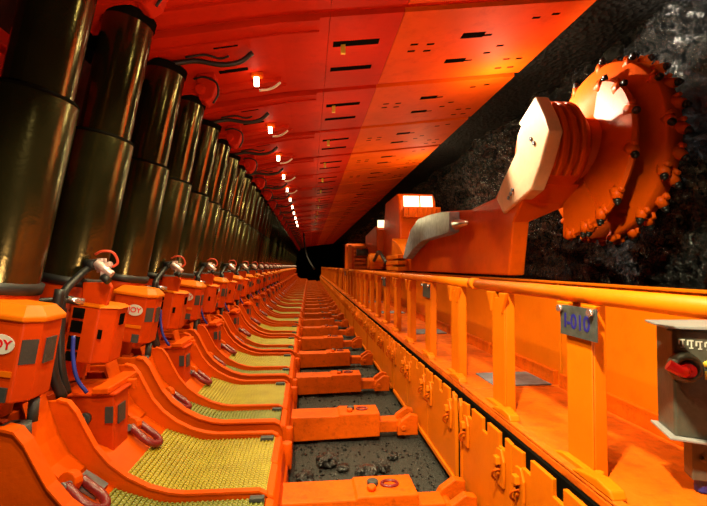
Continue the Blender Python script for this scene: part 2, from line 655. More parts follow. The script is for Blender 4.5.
    # angled screen on the right of the box
    mb = MB()
    a = Vector((-1.56, .13, 0))
    b = Vector((-1.50, .22, 0))
    n_ = Vector(((b - a).y, -(b - a).x, 0)).normalized()
    def q(t, z, h):
        p = a.lerp(b, t) + n_ * h
        return (p.x, p.y, z)
    for (t0, t1, z0, z1) in ((.1, .9, 1.56, 1.70),):
        vs = [mb.bm.verts.new(q(t, z, h)) for h in (0.0, .006) for t, z in ((t0, z0), (t1, z0), (t1, z1), (t0, z1))]
        mb.bm.faces.new(vs[:4]); mb.bm.faces.new(vs[4:][::-1])
        for i in range(4):
            j = (i + 1) % 4
            mb.bm.faces.new([vs[j], vs[i], vs[4 + i], vs[4 + j]])
    mb.box(-1.498, -1.49, .27, .37, 1.55, 1.70)
    mb.build('display_window', M['dark'], eb)
    mb = MB()
    mb.box(-1.75, -1.57, .12, .13, 1.49, 1.52)
    mb.build('cable_clip', M['paint_conv'], eb)
    mb = MB()
    mb.box(-1.64, -1.575, .118, .13, 1.35, 1.43)
    mb.build('lower_plate', M['dark'], eb)
    # --- second box (no badge), open sockets at its left side
    mb = MB()
    mb.prism([(-1.83, 1.10), (-1.62, 1.10), (-1.52, 1.2), (-1.52, 1.42), (-1.83, 1.42)], 'z', 1.34, 1.78)
    cb = mb.build('control_box', M['paint_box'], root, bevel=.012)
    for z0, z1 in ((1.68, 1.76), (1.57, 1.66), (1.44, 1.54), (1.35, 1.42)):
        mb = MB()
        mb.box(-1.80, -1.72, 1.085, 1.1, z0, z1)
        mb.build('cable_socket', M['void'], cb)
    mb = MB()
    mb.box(-1.522, -1.512, 1.26, 1.34, 1.64, 1.73)
    mb.box(-1.60, -1.575, 1.10, 1.12, 1.54, 1.61)
    mb.build('inspection_window', M['void'], cb)
    mb = MB()
    mb.prism([(-1.84, 1.09), (-1.615, 1.09), (-1.505, 1.195), (-1.505, 1.43), (-1.84, 1.43)], 'z', 1.78, 1.80, [(-1.80, 1.14), (-1.64, 1.14), (-1.56, 1.22), (-1.56, 1.41), (-1.80, 1.41)])
    mb.build('box_cap', M['paint_conv'], cb)  # lit top put into the cap's lighter orange
    for o_, p_ in ((eb, Vector((-1.6, .3, 1.8))), (cb, Vector((-1.6, 1.3, 1.8)))):
        o_.matrix_local = Matrix.Translation(p_) @ Matrix.Rotation(math.radians(9), 4, 'Y') @ Matrix.Translation(-p_)
    eb.location.x -= .03
    for (ya, yb) in ((.40, .64), (1.50, 1.73)):
        mb = MB()
        mb.strip([(-1.75, 1.26), (-1.715, 1.14), (-1.66, .99), (-1.59, .86), (-1.49, .765)], ya, yb, .035)
        mb.build('curved_gusset', M['paint'], root)
    mb = MB()
    mb.box(-1.60, -1.48, .95, 1.5, 1.155, 1.20)
    mb.box(-1.85, -1.42, 1.28, 1.34, 1.10, 1.18)
    mb.build('cross_bar', M['paint'], root, bevel=.008)
    # dark fitting cluster below the boxes
    mb = MB()
    mb.cyl((-1.66, .25, 1.20), (-1.66, .25, 1.08), .05, n=12)
    mb.cyl((-1.64, .33, 1.32), (-1.65, .33, 1.18), .03, n=10)
    mb.tube([(-1.66, .25, 1.1), (-1.7, .2, .98), (-1.8, .3, .9), (-1.9, .6, .95)], .022)
    mb.box(-1.75, -1.68, .2, .3, 1.02, 1.2)
    mb.build('hose_fitting', M['dark'], root)
    # --- leg cups, cylinders, rods
    for y in (.46, 1.38):
        mb = MB()
        mb.lathe(leg_pt(y, 1.22), (.187, 0, .982), [(0, .235), (.58, .235), (.74, .245), (.80, .245), (.80, .2)], n=40)
        mb.build('leg_cup', M['paint_box'], root)
        a, b = leg_pt(y, 2.00), leg_pt(y, 3.20)
        mb = MB()
        mb.lathe(a, b - a, [(-.04, 0.2), (-.03, .255), (.03, .26), (.04, .235), (.06, .232)], n=48)
        mb.build('gland_ring', M['black'], root)
        mb = MB()
        L = (b - a).length
        mb.lathe(a, b - a, [(-.02, .235), (L - .02, .235), (L, .228), (L, .19)], n=64)
        lg = mb.build('hydraulic_cylinder', M['chrome'], root)
        mb = MB()
        mb.lathe(b, b - a, [(-.012, .236), (.0, .238), (.012, .225), (.014, .19)], n=48)
        mb.build('collar', M['void'], lg)
        t = leg_pt(y, zc(-1.5) - .05)
        mb = MB()
        mb.lathe(b, t - b, [(0, .198), ((t - b).length, .198)], n=64)
        mb.build('piston_rod', M['chrome2'], lg)
        # dark socket at the canopy
        mb = MB()
        mb.lathe(leg_pt(y, zc(-1.5) - .16), (.187, 0, .982), [(.06, .198), (.065, .206), (.14, .21)], n=32)
        mb.build('rod_socket', M['void'], lg)
    # --- valve with red handle and hoses, in front of the second leg
    mb = MB()
    mb.cyl((-1.62, 1.12, 2.06), (-1.62, 1.12, 2.17), .035, n=12)
    mb.cyl((-1.64, 1.07, 2.14), (-1.52, 1.07, 2.04), .03, n=12)
    mb.cyl((-1.70, 1.14, 2.10), (-1.54, 1.10, 2.12), .026, n=12)
    mb.box(-1.60, -1.54, 1.05, 1.12, 2.02, 2.07)
    lv = mb.build('lever_valve', M['pink'], root, bevel=.004)
    mb = MB()
    mb.tube([(-1.66, 1.10, 2.20), (-1.60, 1.08, 2.225), (-1.53, 1.10, 2.215), (-1.50, 1.12, 2.14), (-1.53, 1.10, 2.10)], .010, n=7)
    mb.build('red_handle', M['redhandle'], lv)
    mb = MB()
    mb.cyl((-1.75, 1.16, 2.12), (-1.66, 1.13, 2.12), .045, n=12)
    mb.cyl((-1.58, 1.05, 2.03), (-1.53, 1.04, 1.99), .03, n=10)
    mb.build('valve_fitting', M['black'], lv)
    mb = MB()
    mb.tube([(-1.72, 1.15, 2.10), (-1.74, 1.02, 2.03), (-1.76, .85, 1.90), (-1.75, .80, 1.65), (-1.74, .80, 1.4), (-1.72, .85, 1.2)], .03, n=8)
    mb.build('hydraulic_hose', M['black'], root)
    mb = MB()
    mb.tube([(-1.95, .62, 1.86), (-1.78, .80, 1.87), (-1.68, .92, 1.84)], .02, n=8)
    mb.tube([(-1.70, .70, 1.95), (-1.73, .68, 1.7), (-1.74, .70, 1.4), (-1.70, .75, 1.2)], .035, n=8)
    mb.tube([(-1.80, .92, 1.8), (-1.81, .92, 1.5), (-1.78, .9, 1.2)], .028, n=8)
    mb.build('hydraulic_hose', M['black'], root)
    mb = MB()
    mb.tube([(-1.71, .90, 1.6), (-1.70, .88, 1.45), (-1.66, .86, 1.3), (-1.60, .88, 1.19)], .014, n=8)
    mb.build('hydraulic_hose', M['blue'], root)
    mb = MB()
    mb.cyl((-1.74, .86, 1.87), (-1.66, .93, 1.845), .026, n=10)
    mb.build('hose_coupling', M['silver'], root)
    mb = MB()
    mb.prism([(-1.78, 1.98), (-1.58, 1.98), (-1.56, 1.94), (-1.60, 1.78), (-1.78, 1.78)], 'y', 1.16, 1.20)
    mb.build('valve_bracket', M['paint_box'], root, bevel=.006)
    # orange body between cup row and boxes
    mb = MB()
    mb.box(-2.35, -1.98, .15, 1.75, .5, 1.75)
    mb.build('rear_body', M['paint_box'], root, bevel=.01)
    # --- caving shield behind the legs (dark red)
    mb = MB()
    mb.prism([(-2.35, 1.2), (-2.9, 1.2), (-3.2, 2.4), (-2.6, 4.15), (-2.2, 4.15), (-2.45, 3.6), (-2.75, 2.4)], 'y', .03, 1.87)
    mb.build('caving_shield', M['blackish'], root, bevel=.01)
    mb = MB()
    mb.box(-2.62, -2.30, .68, 1.15, 3.1, 3.72)
    mb.box(-2.62, -2.22, .62, 1.21, 3.72, 3.84)
    mb.build('shield_lug', M['red'], root, bevel=.02)
    # --- canopy: rear plate, slotted middle plate, front plate
    def slab(mb, x0, x1, y0, y1, th=.14, up=0.0):
        xs = [x0] + ([-.3] if x0 < -.3 < x1 else []) + [x1]
        low = [(x, zc(x) + up) for x in xs]
        mb.prism(low + [(x, z + th) for x, z in low[::-1]], 'y', y0, y1)
    mb = MB()
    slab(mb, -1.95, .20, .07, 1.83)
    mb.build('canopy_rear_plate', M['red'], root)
    mb = MB()
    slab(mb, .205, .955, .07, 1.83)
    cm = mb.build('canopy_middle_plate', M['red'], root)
    mb = MB()
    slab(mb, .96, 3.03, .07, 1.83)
    cf = mb.build('canopy_front_plate', M['red_lit'], root)
    # roof bars above the gap between canopies, seen as a recessed band
    mb = MB()
    slab(mb, -1.95, 3.0, 1.80, 2.0, th=.1, up=.05)
    mb.build('side_seal', M['red'], root)
    # stiffening lips under the canopy
    mb = MB()
    slab(mb, -1.9, .10, .06, .10, th=.05, up=-.03)
    slab(mb, -1.9, .10, .30, .33, th=.04, up=-.02)
    mb.build('stiffening_lip', M['red'], root)
    mb = MB()
    slab(mb, -1.9, -.35, 1.34, 1.46, th=.05, up=-.045)
    slab(mb, -1.9, -.30, 1.56, 1.60, th=.04, up=-.03)
    mb.build('stiffening_lip', M['red'], root)
    def slot(mb, x0, x1, y0, y1):  # flush near-black block stands in for the dark inside of an opening
        mb.prism([(x0, zc(x0) - .002), (x1, zc(x1) - .002), (x1, zc(x1) + .02), (x0, zc(x0) + .02)], 'y', y0, y1)
    mb = MB(); slot(mb, .26, .78, .56, .68); mb.build('canopy_slot', M['void'], cm)
    mb = MB(); slot(mb, .26, .78, 1.20, 1.31); mb.build('canopy_slot', M['void'], cm)
    mb = MB(); slot(mb, 1.75, 2.02, .58, .70); slot(mb, 2.02, 2.12, .64, .68); mb.build('canopy_slot', M['void'], cf)
    mb = MB(); slot(mb, 1.75, 2.02, 1.22, 1.33); slot(mb, 2.02, 2.12, 1.28, 1.31); mb.build('canopy_slot', M['void'], cf)
    for i, (x, y) in enumerate([(1.22, .76), (1.42, .78), (1.22, .92), (1.42, .94), (2.35, .95), (2.25, 1.12), (2.62, 1.35), (2.80, 1.36), (2.62, 1.62), (2.80, 1.62), (2.7, .3), (2.5, .35)]):
        mb = MB(); slot(mb, x - .045, x + .045, y - .02, y + .02); mb.build('bolt_hole', M['void'], cf)
    mb = MB(); slot(mb, -1.05, -.72, .95, 1.03); mb.build('canopy_slot', M['void'], root)
    mb = MB(); slot(mb, -1.0, -.75, .42, .45); mb.build('canopy_slot', M['void'], root)
    # yellow tag
    mb = MB()
    mb.box(.35, .40, .63, .67, zc(.37) - .10, zc(.37) + .01)
    mb.build('yellow_tag', M['yellow'], root)
    # drooping hose below the canopy
    mb = MB()
    zz = zc(-.9)
    mb.tube([(-1.45, .52, zc(-1.45) - .06), (-1.2, .54, zz - .11), (-.95, .56, zz - .13), (-.75, .56, zz - .09), (-.62, .58, zc(-.62) - .03)], .028, n=8)
    mb.tube([(-1.3, .50, zc(-1.3) - .02), (-1.1, .50, zz - .06), (-.95, .52, zz - .08), (-.85, .5, zz - .06)], .012, n=6)
    mb.build('roof_hose', M['black'], root)
    # bracket with hinge block
    mb = MB()
    mb.prism([(-1.30, zc(-1.3)), (-1.10, zc(-1.1)), (-1.08, 4.18), (-1.12, 4.06), (-1.20, 4.00), (-1.27, 4.04), (-1.30, 4.16)], 'y', .75, .95)
    mb.cyl((-1.25, .70, 4.14), (-1.25, 1.0, 4.14), .06, n=14)
    mb.build('hinge_bracket', M['red'], root, bevel=.015)
    mb = MB()
    mb.tube([(-1.32, .72, 4.25), (-1.2, .7, 4.27), (-1.07, .72, 4.22), (-1.05, .74, 4.1), (-1.1, .72, 3.98)], .012, n=6)
    mb.build('bracket_hose', M['black'], root)
    # --- lamp
    zl = zc(-.63) - .05
    mb = MB()
    mb.box(-.70, -.56, 1.10, 1.17, zl - .01, zl + .05)
    lm = mb.build('canopy_lamp', M['red_lit'], root, bevel=.01)
    mb = MB()
    mb.cyl((-.635, 1.10, zl - .02), (-.635, 1.12, zl - .12), .03, n=14)
    mb.build('lamp_tube', M['lamp'], lm)
    mb = MB()
    mb.tube([(-.60, 1.10, zl - .18), (-.50, 1.10, zl - .165), (-.42, 1.10, zl - .13), (-.35, 1.10, zl - .07)], .015, n=8)
    mb.build('lamp_reflection_arc', M['glint'], lm)  # pale arc shaped for the lamp's reflection on the canopy edge
    for ch_ in list(root.children):
        if ch_.name.split('.')[0] in ('canopy_rear_plate', 'canopy_middle_plate', 'canopy_front_plate', 'side_seal', 'stiffening_lip', 'canopy_slot', 'yellow_tag', 'roof_hose', 'canopy_lamp'):
            ch_.location.y -= .2
    # --- relay bar
    mb = MB()
    mb.prism([(-.26, .31), (.36, .31), (.38, .33), (.86, .33), (.86, .05), (-.26, .02)], 'y', .90, 1.24)
    rb = mb.build('relay_bar', M['paint_bar'], root, bevel=.012)
    mb = MB()
    mb.cyl((.52, 1.08, .33), (.52, 1.08, .37), .045, n=14)
    mb.build('bar_pin', M['dark'], rb, bevel=.008)
    mb = MB()
    mb.cyl((.50, 1.0, .33), (.50, 1.0, .365), .035, n=6)
    mb.build('bar_bolt', M['paint'], rb)
    mb = MB()
    mb.tube([(.60 + .065 * math.cos(a) + .06, 1.08 + .05 * math.sin(a), .335) for a in [i * math.pi / 6 for i in range(13)]], .014, n=6)
    mb.build('lifting_eye', M['maroon'], rb)
    mb = MB()
    mb.box(.84, 1.10, .97, 1.17, .07, .21)
    mb.prism([(1.08, .05), (1.33, .05), (1.33, .28), (1.24, .30), (1.12, .22), (1.08, .16)], 'y', .90, .98)
    mb.prism([(1.08, .05), (1.33, .05), (1.33, .28), (1.24, .30), (1.12, .22), (1.08, .16)], 'y', 1.16, 1.24)
    mb.cyl((1.15, .88, .14), (1.15, 1.26, .14), .035, n=12)
    mb.build('clevis', M['paint_bar'], root, bevel=.01)
    return root


ORD = ['nearest', 'second', 'third', 'fourth', 'fifth', 'sixth', 'seventh', 'eighth', 'ninth', 'tenth', 'eleventh', 'twelfth', 'thirteenth',
       'fourteenth', 'fifteenth', 'sixteenth', 'seventeenth', 'eighteenth', 'nineteenth', 'twentieth', 'twenty-first', 'twenty-second',
       'twenty-third', 'twenty-fourth', 'twenty-fifth', 'twenty-sixth', 'twenty-seventh', 'twenty-eighth', 'twenty-ninth', 'last']
proto = make_support()
NSUP = 28
for k in range(NSUP):
    skip = () if k < 6 else (('bolt_hole', 'cable_clip', 'lower_plate', 'bar_bolt', 'shackle_pin', 'hose_coupling', 'grating_clip', 'badge_lettering', 'round_socket', 'lamp_reflection_arc') if k < 12 else
                             ('bolt_hole', 'cable_clip', 'lower_plate', 'bar_bolt', 'shackle_pin', 'hose_coupling', 'grating_clip', 'badge_lettering', 'round_socket', 'square_socket',
                              'bar_pin', 'lifting_eye', 'grey_plate', 'valve_fitting', 'red_handle', 'display_window', 'bracket_hose', 'lamp_reflection_arc', 'shackle_lug', 'hose_fitting', 'yellow_tag',
                              'lamp_tube', 'valve_bracket', 'inspection_window', 'oval_badge', 'collar', 'rod_socket', 'hydraulic_hose', 'shield_lug'))
    o = proto if k == 0 else copy_tree(proto, None, skip)
    o.location = (0, 2.52 + SP * k, 0)
    if k == 0:
        lab = 'orange hydraulic roof support closest to the camera, oval badge on its box'
    elif k == NSUP - 1:
        lab = 'tiny red and orange roof support at the far end of the gallery row'
    else:
        lab = ORD[k] + ' orange roof support counting from the camera, with twin brassy legs and red canopy'
    tag(o, lab, 'roof support', 'roof supports standing in a row along the gallery')

# ---------------------------------------------------------------- conveyor pans
PX = 1.36
ZD = 0.99


def make_pan():
    root = empty('conveyor_pan', (0, 0, 0))
    PL = 3.13
    # chassis
    mb = MB()
    mb.box(PX + .06, 2.9, 0.01, PL, .1, .86)
    mb.build('trough_body', M['paint_bar'], root)
    mb = MB()
    mb.box(PX + .05, 2.42, .0, PL, ZD - .05, ZD)
    mb.box(PX + .05, PX + .11, .0, PL, ZD, ZD + .022)
    dk = mb.build('deck_plate', M['deck'], root, bevel=.008)
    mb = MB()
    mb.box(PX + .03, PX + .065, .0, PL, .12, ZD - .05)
    mb.build('gap_shade_plate', M['void'], root)  # near-black plate added as the shade behind gaps and notches
    # side plates
    for i in range(3):
        y0 = i * 1.045 + (.09 if i == 0 else .005)
        L = (.945, 1.035, .955)[i]
        top = .905
        pts = [(y0, .14), (y0 + L, .14), (y0 + L, top)]
        y = y0 + L
        # notched upper edge
        for a, b in ((.86, .76), (.52, .42), (.2, .1)):
            pts += [(y0 + L * a, top + .01), (y0 + L * a, top - .085), (y0 + L * b, top - .085), (y0 + L * b, top + .01)]
        pts += [(y0, top)]
        mb = MB()
        mb.prism(pts, 'x', PX, PX + .028)
        mb.box(PX - .02, PX + .01, y0, y0 + L, .10, .15)
        sp = mb.build('side_plate', M['paint_conv'], root, bevel=.005)
        for yl in (.16, .88):
            mb = MB()
            y = y0 + L * yl
            mb.prism([(y - .06, .56), (y + .06, .56), (y + .072, .64), (y + .072, .74), (y + .04, .81), (y - .03, .82), (y - .07, .75), (y - .07, .63)], 'x', PX - .02, PX)
            mb.cyl((PX - .02, y + .005, .66), (PX - .045, y + .005, .66), .032, n=10)
            mb.prism([(y - .04, .72), (y + .035, .70), (y + .02, .77), (y - .03, .77)], 'x', PX - .055, PX - .02)
            mb.build('hook_lug', M['paint_conv'], sp, bevel=.006)
            mb = MB()
            mb.tube([(PX - .03, y - .035, .69), (PX - .06, y - .005, .665), (PX - .06, y + .02, .62), (PX - .03, y + .035, .585)], .008, n=6)
            mb.build('lug_slot', M['paint_bar'], sp)
    # thick bent edge at the joint
    mb = MB()
    mb.prism([(.05, .12), (.09, .12), (.095, .5), (.11, .7), (.15, .86), (.12, .92), (.075, .86), (.05, .6)], 'x', PX - .012, PX + .02)
    mb.build('joint_flange', M['paint_conv'], root, bevel=.004)
    mb = MB()
    mb.prism([(PL - .05, .12), (PL - .09, .12), (PL - .09, .6), (PL - .07, .86), (PL - .03, .92), (PL - .0, .86), (PL - .04, .7), (PL - .05, .5)], 'x', PX - .012, PX + .02)
    mb.build('joint_flange', M['paint_conv'], root, bevel=.004)
    # clamp castings on the deck edge
    for y in (.28, 1.33, 2.38):
        mb = MB()
        mb.prism([(y - .17, ZD + .02), (y - .15, ZD + .06), (y - .05, ZD + .075), (y + .1, ZD + .05), (y + .17, ZD + .02)], 'x', PX + .05, PX + .13)
        mb.cyl((PX + .16, y + .08, ZD), (PX + .16, y + .08, ZD + .045), .028, n=6)
        mb.build('edge_clamp', M['paint_conv'], root, bevel=.01)
    # grey cover plate across the joint
    mb = MB()
    mb.box(1.72, 2.27, .02, .50, ZD, ZD + .015)
    mb.build('cover_plate', M['silverchute'], root, bevel=.004)
    # back wall
    mb = MB()
    mb.box(2.35, 2.39, .0, PL, ZD, 1.945)
    mb.box(2.33, 2.41, .0, PL, 1.945, 1.965)
    mb.build('spill_plate', M['paint_conv'], root, bevel=.004)
    mb = MB()
    mb.box(2.30, 2.35, .04, 1.5, ZD, ZD + .13)
    mb.box(2.30, 2.35, 1.54, PL - .04, ZD, ZD + .13)
    mb.build('kick_strip', M['paint_bar'], root, bevel=.004)
    # posts
    for y in (.5, 1.55, 2.6):
        mb = MB()
        mb.box(1.50, 1.512, y - .12, y + .11, ZD, 1.86)
        mb.box(1.512, 1.585, y - .12, y - .105, ZD, 1.90)
        mb.box(1.512, 1.585, y + .095, y + .11, ZD, 1.90)
        mb.prism([(y - .19, 1.90), (y - .06, 1.90), (y - .10, 1.74)], 'x', 1.48, 1.51)
        mb.prism([(y + .18, 1.90), (y + .05, 1.90), (y + .10, 1.74)], 'x', 1.48, 1.51)
        # flared foot pad
        mb.prism([(y - .22, ZD), (y - .18, ZD + .025), (y - .10, ZD + .045), (y + .1, ZD + .045), (y + .18, ZD + .025), (y + .22, ZD)], 'x', 1.455, 1.50)
        mb.build('rail_post', M['paint_conv'], root, bevel=.006)
    # pipe rail
    mb = MB()
    mb.cyl((1.55, 0, 1.945), (1.55, PL + .015, 1.945), .045, n=24)
    mb.cyl((1.55, .02, 1.945), (1.55, .12, 1.945), .054, n=24)
    mb.box(1.585, 1.66, 0, PL, 1.955, 1.975)
    mb.build('pipe_rail', M['paint_conv'], root)
    return root


pan0 = make_pan()
NPAN = 17


def add_sign(pan, y, text):
    mb = MB()
    mb.box(1.474, 1.482, y - .20, y + .125, 1.715, 1.885)
    sg = mb.build('number_sign', M['signgrey'], pan)
    mb = MB()
    mb.cyl((1.474, y + .11, 1.865), (1.45, y + .11, 1.865), .02, n=10)
    mb.build('sign_bolt', M['silver'], sg)
    mb = MB()
    mb.cyl((1.474, y - .17, 1.865), (1.45, y - .17, 1.865), .02, n=10)
    mb.build('sign_bolt', M['silver'], sg)
    if text:
        # reads from the left of the conveyor
        mt = Matrix.Translation((1.4735, y - .03, 1.795)) @ Matrix(((0, 0, -1, 0), (-1, 0, 0, 0), (0, 1, 0, 0), (0, 0, 0, 1)))
        text_mesh(text, .115, M['bluepaint'], 'sign_number', sg, mt, extrude=.001, bold=True)


pans = [pan0]
for k in range(1, NPAN):
    pans.append(copy_tree(pan0, None, () if k < 4 else ('lug_slot', 'kick_strip')))
for k, o in enumerate(pans):
    o.location = (0, .79 + 3.15 * k, 0)
    if k == 0:
        lab = 'orange conveyor pan at right edge of view carrying the sign reading 010'
    elif k == 1:
        lab = 'orange conveyor pan second from the camera, under the shearer arm'
    elif k == NPAN - 1:
        lab = 'farthest orange conveyor pan at the end of the gallery'
    else:
        lab = ORD[k] + ' orange conveyor pan counting from the camera, with posts and pipe rail'
    tag(o, lab, 'conveyor', 'conveyor pans linked end to end')
add_sign(pans[0], 1.55, 'I-010')
add_sign(pans[1], 1.55, None)
add_sign(pans[2], 1.55, None)
add_sign(pans[5], 1.55, None)

# ---------------------------------------------------------------- shearer
sh = empty('shearer', (2.9, 10.5, 1.0))
inv = Matrix.Translation(-Vector((2.9, 10.5, 1.0)))


def sbuild(mb, name, m, parent=None, bevel=0.0):
    mb.bm.transform(inv)
    return mb.build(name, m, parent or sh, bevel=bevel)


def trace(pts, X):
    return [(p.y, max(p.z, 2.0)) for p in (onX(a, b, X) for a, b in pts)]


DC = Vector((3.2, 4.58, 3.36))
# ranging arm, side outline traced on the plane x = 2.3
arm = trace([(531, 183), (521, 203), (513, 222), (508, 278), (405, 276), (409, 232), (418, 219), (440, 212), (470, 210), (482, 204), (495, 198),
             (503, 182), (512, 160)], 2.3)
mb = MB()
vs = mb.prism(arm, 'x', 2.3, 2.85)
n = len(arm)
for i in (2, 3):      # foot narrows towards the machine
    vs[n + i].co.x = 2.5
armo = sbuild(mb, 'ranging_arm', M['paint'], bevel=.02)
# end cover
cov = trace([(535, 96), (518, 124), (522, 128), (517, 134), (516, 152), (509, 167), (501, 184), (496, 199), (503, 214), (531, 190), (540, 165), (549, 131), (545, 118)], 2.27)
mb = MB()
mb.prism(cov, 'x', 2.27, 2.42)
sbuild(mb, 'arm_cover', M['cover_lit'], bevel=.02)
mb = MB()
for (a, b) in ((531, 139), (534, 143), (513, 190), (511, 194), (509, 198)):
    p = onX(a, b, 2.265)
    mb.cyl(p, p + Vector((-.015, 0, 0)), .022, n=8)
sbuild(mb, 'cover_bolts', M['grey'], armo)
# gearbox drum of the arm end
mb = MB()
mb.lathe((2.4, 4.5, 3.38), (1, 0, 0), [(0, 0), (0, .40), (.03, .43), (.34, .44), (.38, .42), (.42, .38), (.42, 0)], n=56)
sbuild(mb, 'arm_gearbox', M['paint'], bevel=.0)
# cooling ribs
for i, x in enumerate((2.46, 2.56, 2.66)):
    mb = MB()
    pts = []
    for a in range(60, 236, 8):
        aa = math.radians(a)
        pts.append((4.5 + .49 * math.cos(aa), 3.38 + .49 * math.sin(aa)))
    for a in range(235, 59, -8):
        aa = math.radians(a)
        pts.append((4.5 + .42 * math.cos(aa), 3.38 + .42 * math.sin(aa)))
    mb.prism(pts, 'x', x, x + .05)
    sbuild(mb, 'gearbox_rib', M['paint'], bevel=.012)

# cutting drum: face disc, hub, helical vanes, picks
drum = MB()
R0 = .96
drum.lathe((2.78, DC.y, DC.z), (1, 0, 0), [(0, .34), (.02, .38), (.30, .38), (.34, .44), (.40, .66), (.42, R0 - .02), (.44, R0), (.58, R0), (.60, R0 - .05), (.60, 0)], n=72)
dro = sbuild(drum, 'cutting_drum', M['paint'])


def vane(ph, turn, xa, xb, ra, rb, name='helical_vane'):
    bm = bmesh.new()
    N = 40
    A = []
    for i in range(N + 1):
        t = i / N
        a = ph + turn * t
        rr = ra + (rb - ra) * t
        x = xa + (xb - xa) * t
        d = Vector((0, math.cos(a), math.sin(a)))
        ring = []
        for r, dx in ((.36, -.03), (rr, -.035), (rr + .02, .0), (rr, .035), (.36, .03)):
            ring.append(bm.verts.new(Vector((x + dx, DC.y, DC.z)) + d * r))
        A.append(ring)
    for p, q in zip(A, A[1:]):
        for k in range(5):
            j = (k + 1) % 5
            bm.faces.new([p[k], p[j], q[j], q[k]])
    bm.faces.new(A[0])
    bm.faces.new(A[-1][::-1])
    m_ = MB()
    m_.bm.free()
    m_.bm = bm
    sbuild(m_, name, M['paint'], dro)


def pick(p, d, side):
    """holder block with a black conical tip; p on the rim, d outward direction"""
    t = Vector((1, 0, 0)).cross(d).normalized()
    ax = (d * .75 + t * .55 + Vector((side, 0, 0))).normalized()
    mb = MB()
    mb.cyl(p - ax * .05, p + ax * .055, .066, .046, n=8)
    q_ = p - t * .07
    mb.cyl(q_ - d * .05, q_ + d * .05, .045, .02, n=6)
    h = sbuild(mb, 'pick_holder', M['paint'], dro)
    mb = MB()
    mb.cyl(p + ax * .05, p + ax * .085, .036, .034, n=10)
    mb.cyl(p + ax * .085, p + ax * .115, .032, .012, n=10)
    sbuild(mb, 'pick_tip', M['pick'], dro)


for ph, tu, xa, xb, ra, rb in ((106, 150, 3.12, 2.88, .74, .93), (236, 34, 2.90, 2.82, .90, .93)):
    vane(math.radians(ph), math.radians(tu), xa, xb, ra, rb)
    for i in range(6 if tu > 100 else 3):
        t = (i + .05) / (5.3 if tu > 100 else 2.3)
        a = math.radians(ph + tu * t)
        d = Vector((0, math.cos(a), math.sin(a)))
        pick(Vector((xa + (xb - xa) * t, DC.y, DC.z)) + d * (ra + (rb - ra) * t - .02), d, -.15)
for i in range(26):
    a = 2 * math.pi * i / 26
    d = Vector((0, math.cos(a), math.sin(a)))
    pick(Vector((3.34, DC.y, DC.z)) + d * (R0), d, .35)
for i in range(13):
    a = 2 * math.pi * (i + .35) / 13
    d = Vector((0, math.cos(a), math.sin(a)))
    pick(Vector((3.24, DC.y, DC.z)) + d * (R0 - .01), d, -.35)

# grey curved chute plate beside the arm
mb = MB()
ch = trace([(408, 258), (411, 246), (416, 230), (424, 219), (435, 215), (448, 212), (457, 212), (457, 232), (450, 235), (438, 238), (428, 241), (419, 249), (411, 259)], 2.24)
mb.prism(ch, 'x', 2.12, 2.28)
cw = sbuild(mb, 'cowl_plate', M['silverchute'], bevel=.01)
mb = MB()
mb.cyl(onX(457, 224, 2.2), onX(468, 223, 2.2), .09, .02, n=12)
sbuild(mb, 'cowl_pin', M['silver'], cw)

# machine body
YB = 11.6
mb = MB()
mb.prism([(YB, 2.0), (YB, 3.3), (YB + .12, 3.9), (YB + .35, 4.12), (YB + 2.2, 4.12), (YB + 2.6, 3.3), (YB + 2.6, 2.0)], 'x', 2.42, 3.45)
bd = sbuild(mb, 'machine_body', M['paint'], bevel=.05)
for x0, x1 in ((2.55, 2.98), (3.02, 3.35)):
    mb = MB()
    mb.prism([(YB + .05, 3.72), (YB + .12, 4.02), (YB + .17, 4.02), (YB + .12, 3.72)], 'x', x0, x1)
    sbuild(mb, 'glow_panel', M['panel_glow'], bd, bevel=.01)  # glowing panel stands in for a body plate bleached by lamplight
mb = MB()
mb.box(2.5, 3.5, YB - .18, YB, 3.40, 3.68)
for i in range(8):
    mb.box(2.5 + .12 * i, 2.53 + .12 * i, YB - .22, YB - .18, 3.40, 3.66)
sbuild(mb, 'grille', M['paint_bar'], bd, bevel=.01)
mb = MB()
mb.prism([(YB - 1.6, 2.0), (YB - 1.6, 2.35), (YB - 1.0, 2.62), (YB, 2.85), (YB, 2.0)], 'x', 2.2, 3.2)
sbuild(mb, 'sloping_guard', M['paint_conv'], bevel=.03)
for z in (2.0, 2.14, 2.28):
    mb = MB()
    mb.box(2.02, 2.22, YB - 1.7, YB - .2, z, z + .09)
    sbuild(mb, 'guard_slat', M['paint_conv'], bevel=.01)
# rear body, farther
mb = MB()
mb.prism([(YB + 2.6, 2.0), (YB + 2.6, 3.3), (YB + 3.0, 3.45), (YB + 5.5, 3.3), (YB + 5.6, 2.0)], 'x', 2.2, 3.3)
rb_ = sbuild(mb, 'rear_housing', M['paint'], bevel=.05)
mb = MB()
mb.box(2.25, 2.55, YB + 2.7, YB + 2.75, 3.38, 3.62)
sbuild(mb, 'glow_panel', M['panel_glow'], rb_, bevel=.01)  # small white lamp on the rear housing
mb = MB()
mb.cyl((1.9, YB + 2.2, 2.26), (2.3, YB + 2.2, 2.26), .25, n=24)
mb.cyl((1.86, YB + 2.2, 2.26), (1.9, YB + 2.2, 2.26), .20, n=24)
sbuild(mb, 'haulage_wheel', M['paint_conv'], bevel=.01)
mb = MB()
mb.tube([(2.1, YB + .3, 2.2), (2.0, YB + .8, 2.5), (2.05, YB + 1.6, 2.45), (2.0, YB + 2.1, 2.2)], .05, n=8)
mb.cyl((1.78, 16.4, 2.62), (2.22, 16.4, 2.62), .13, n=16)
sbuild(mb, 'dark_hose', M['dark'])
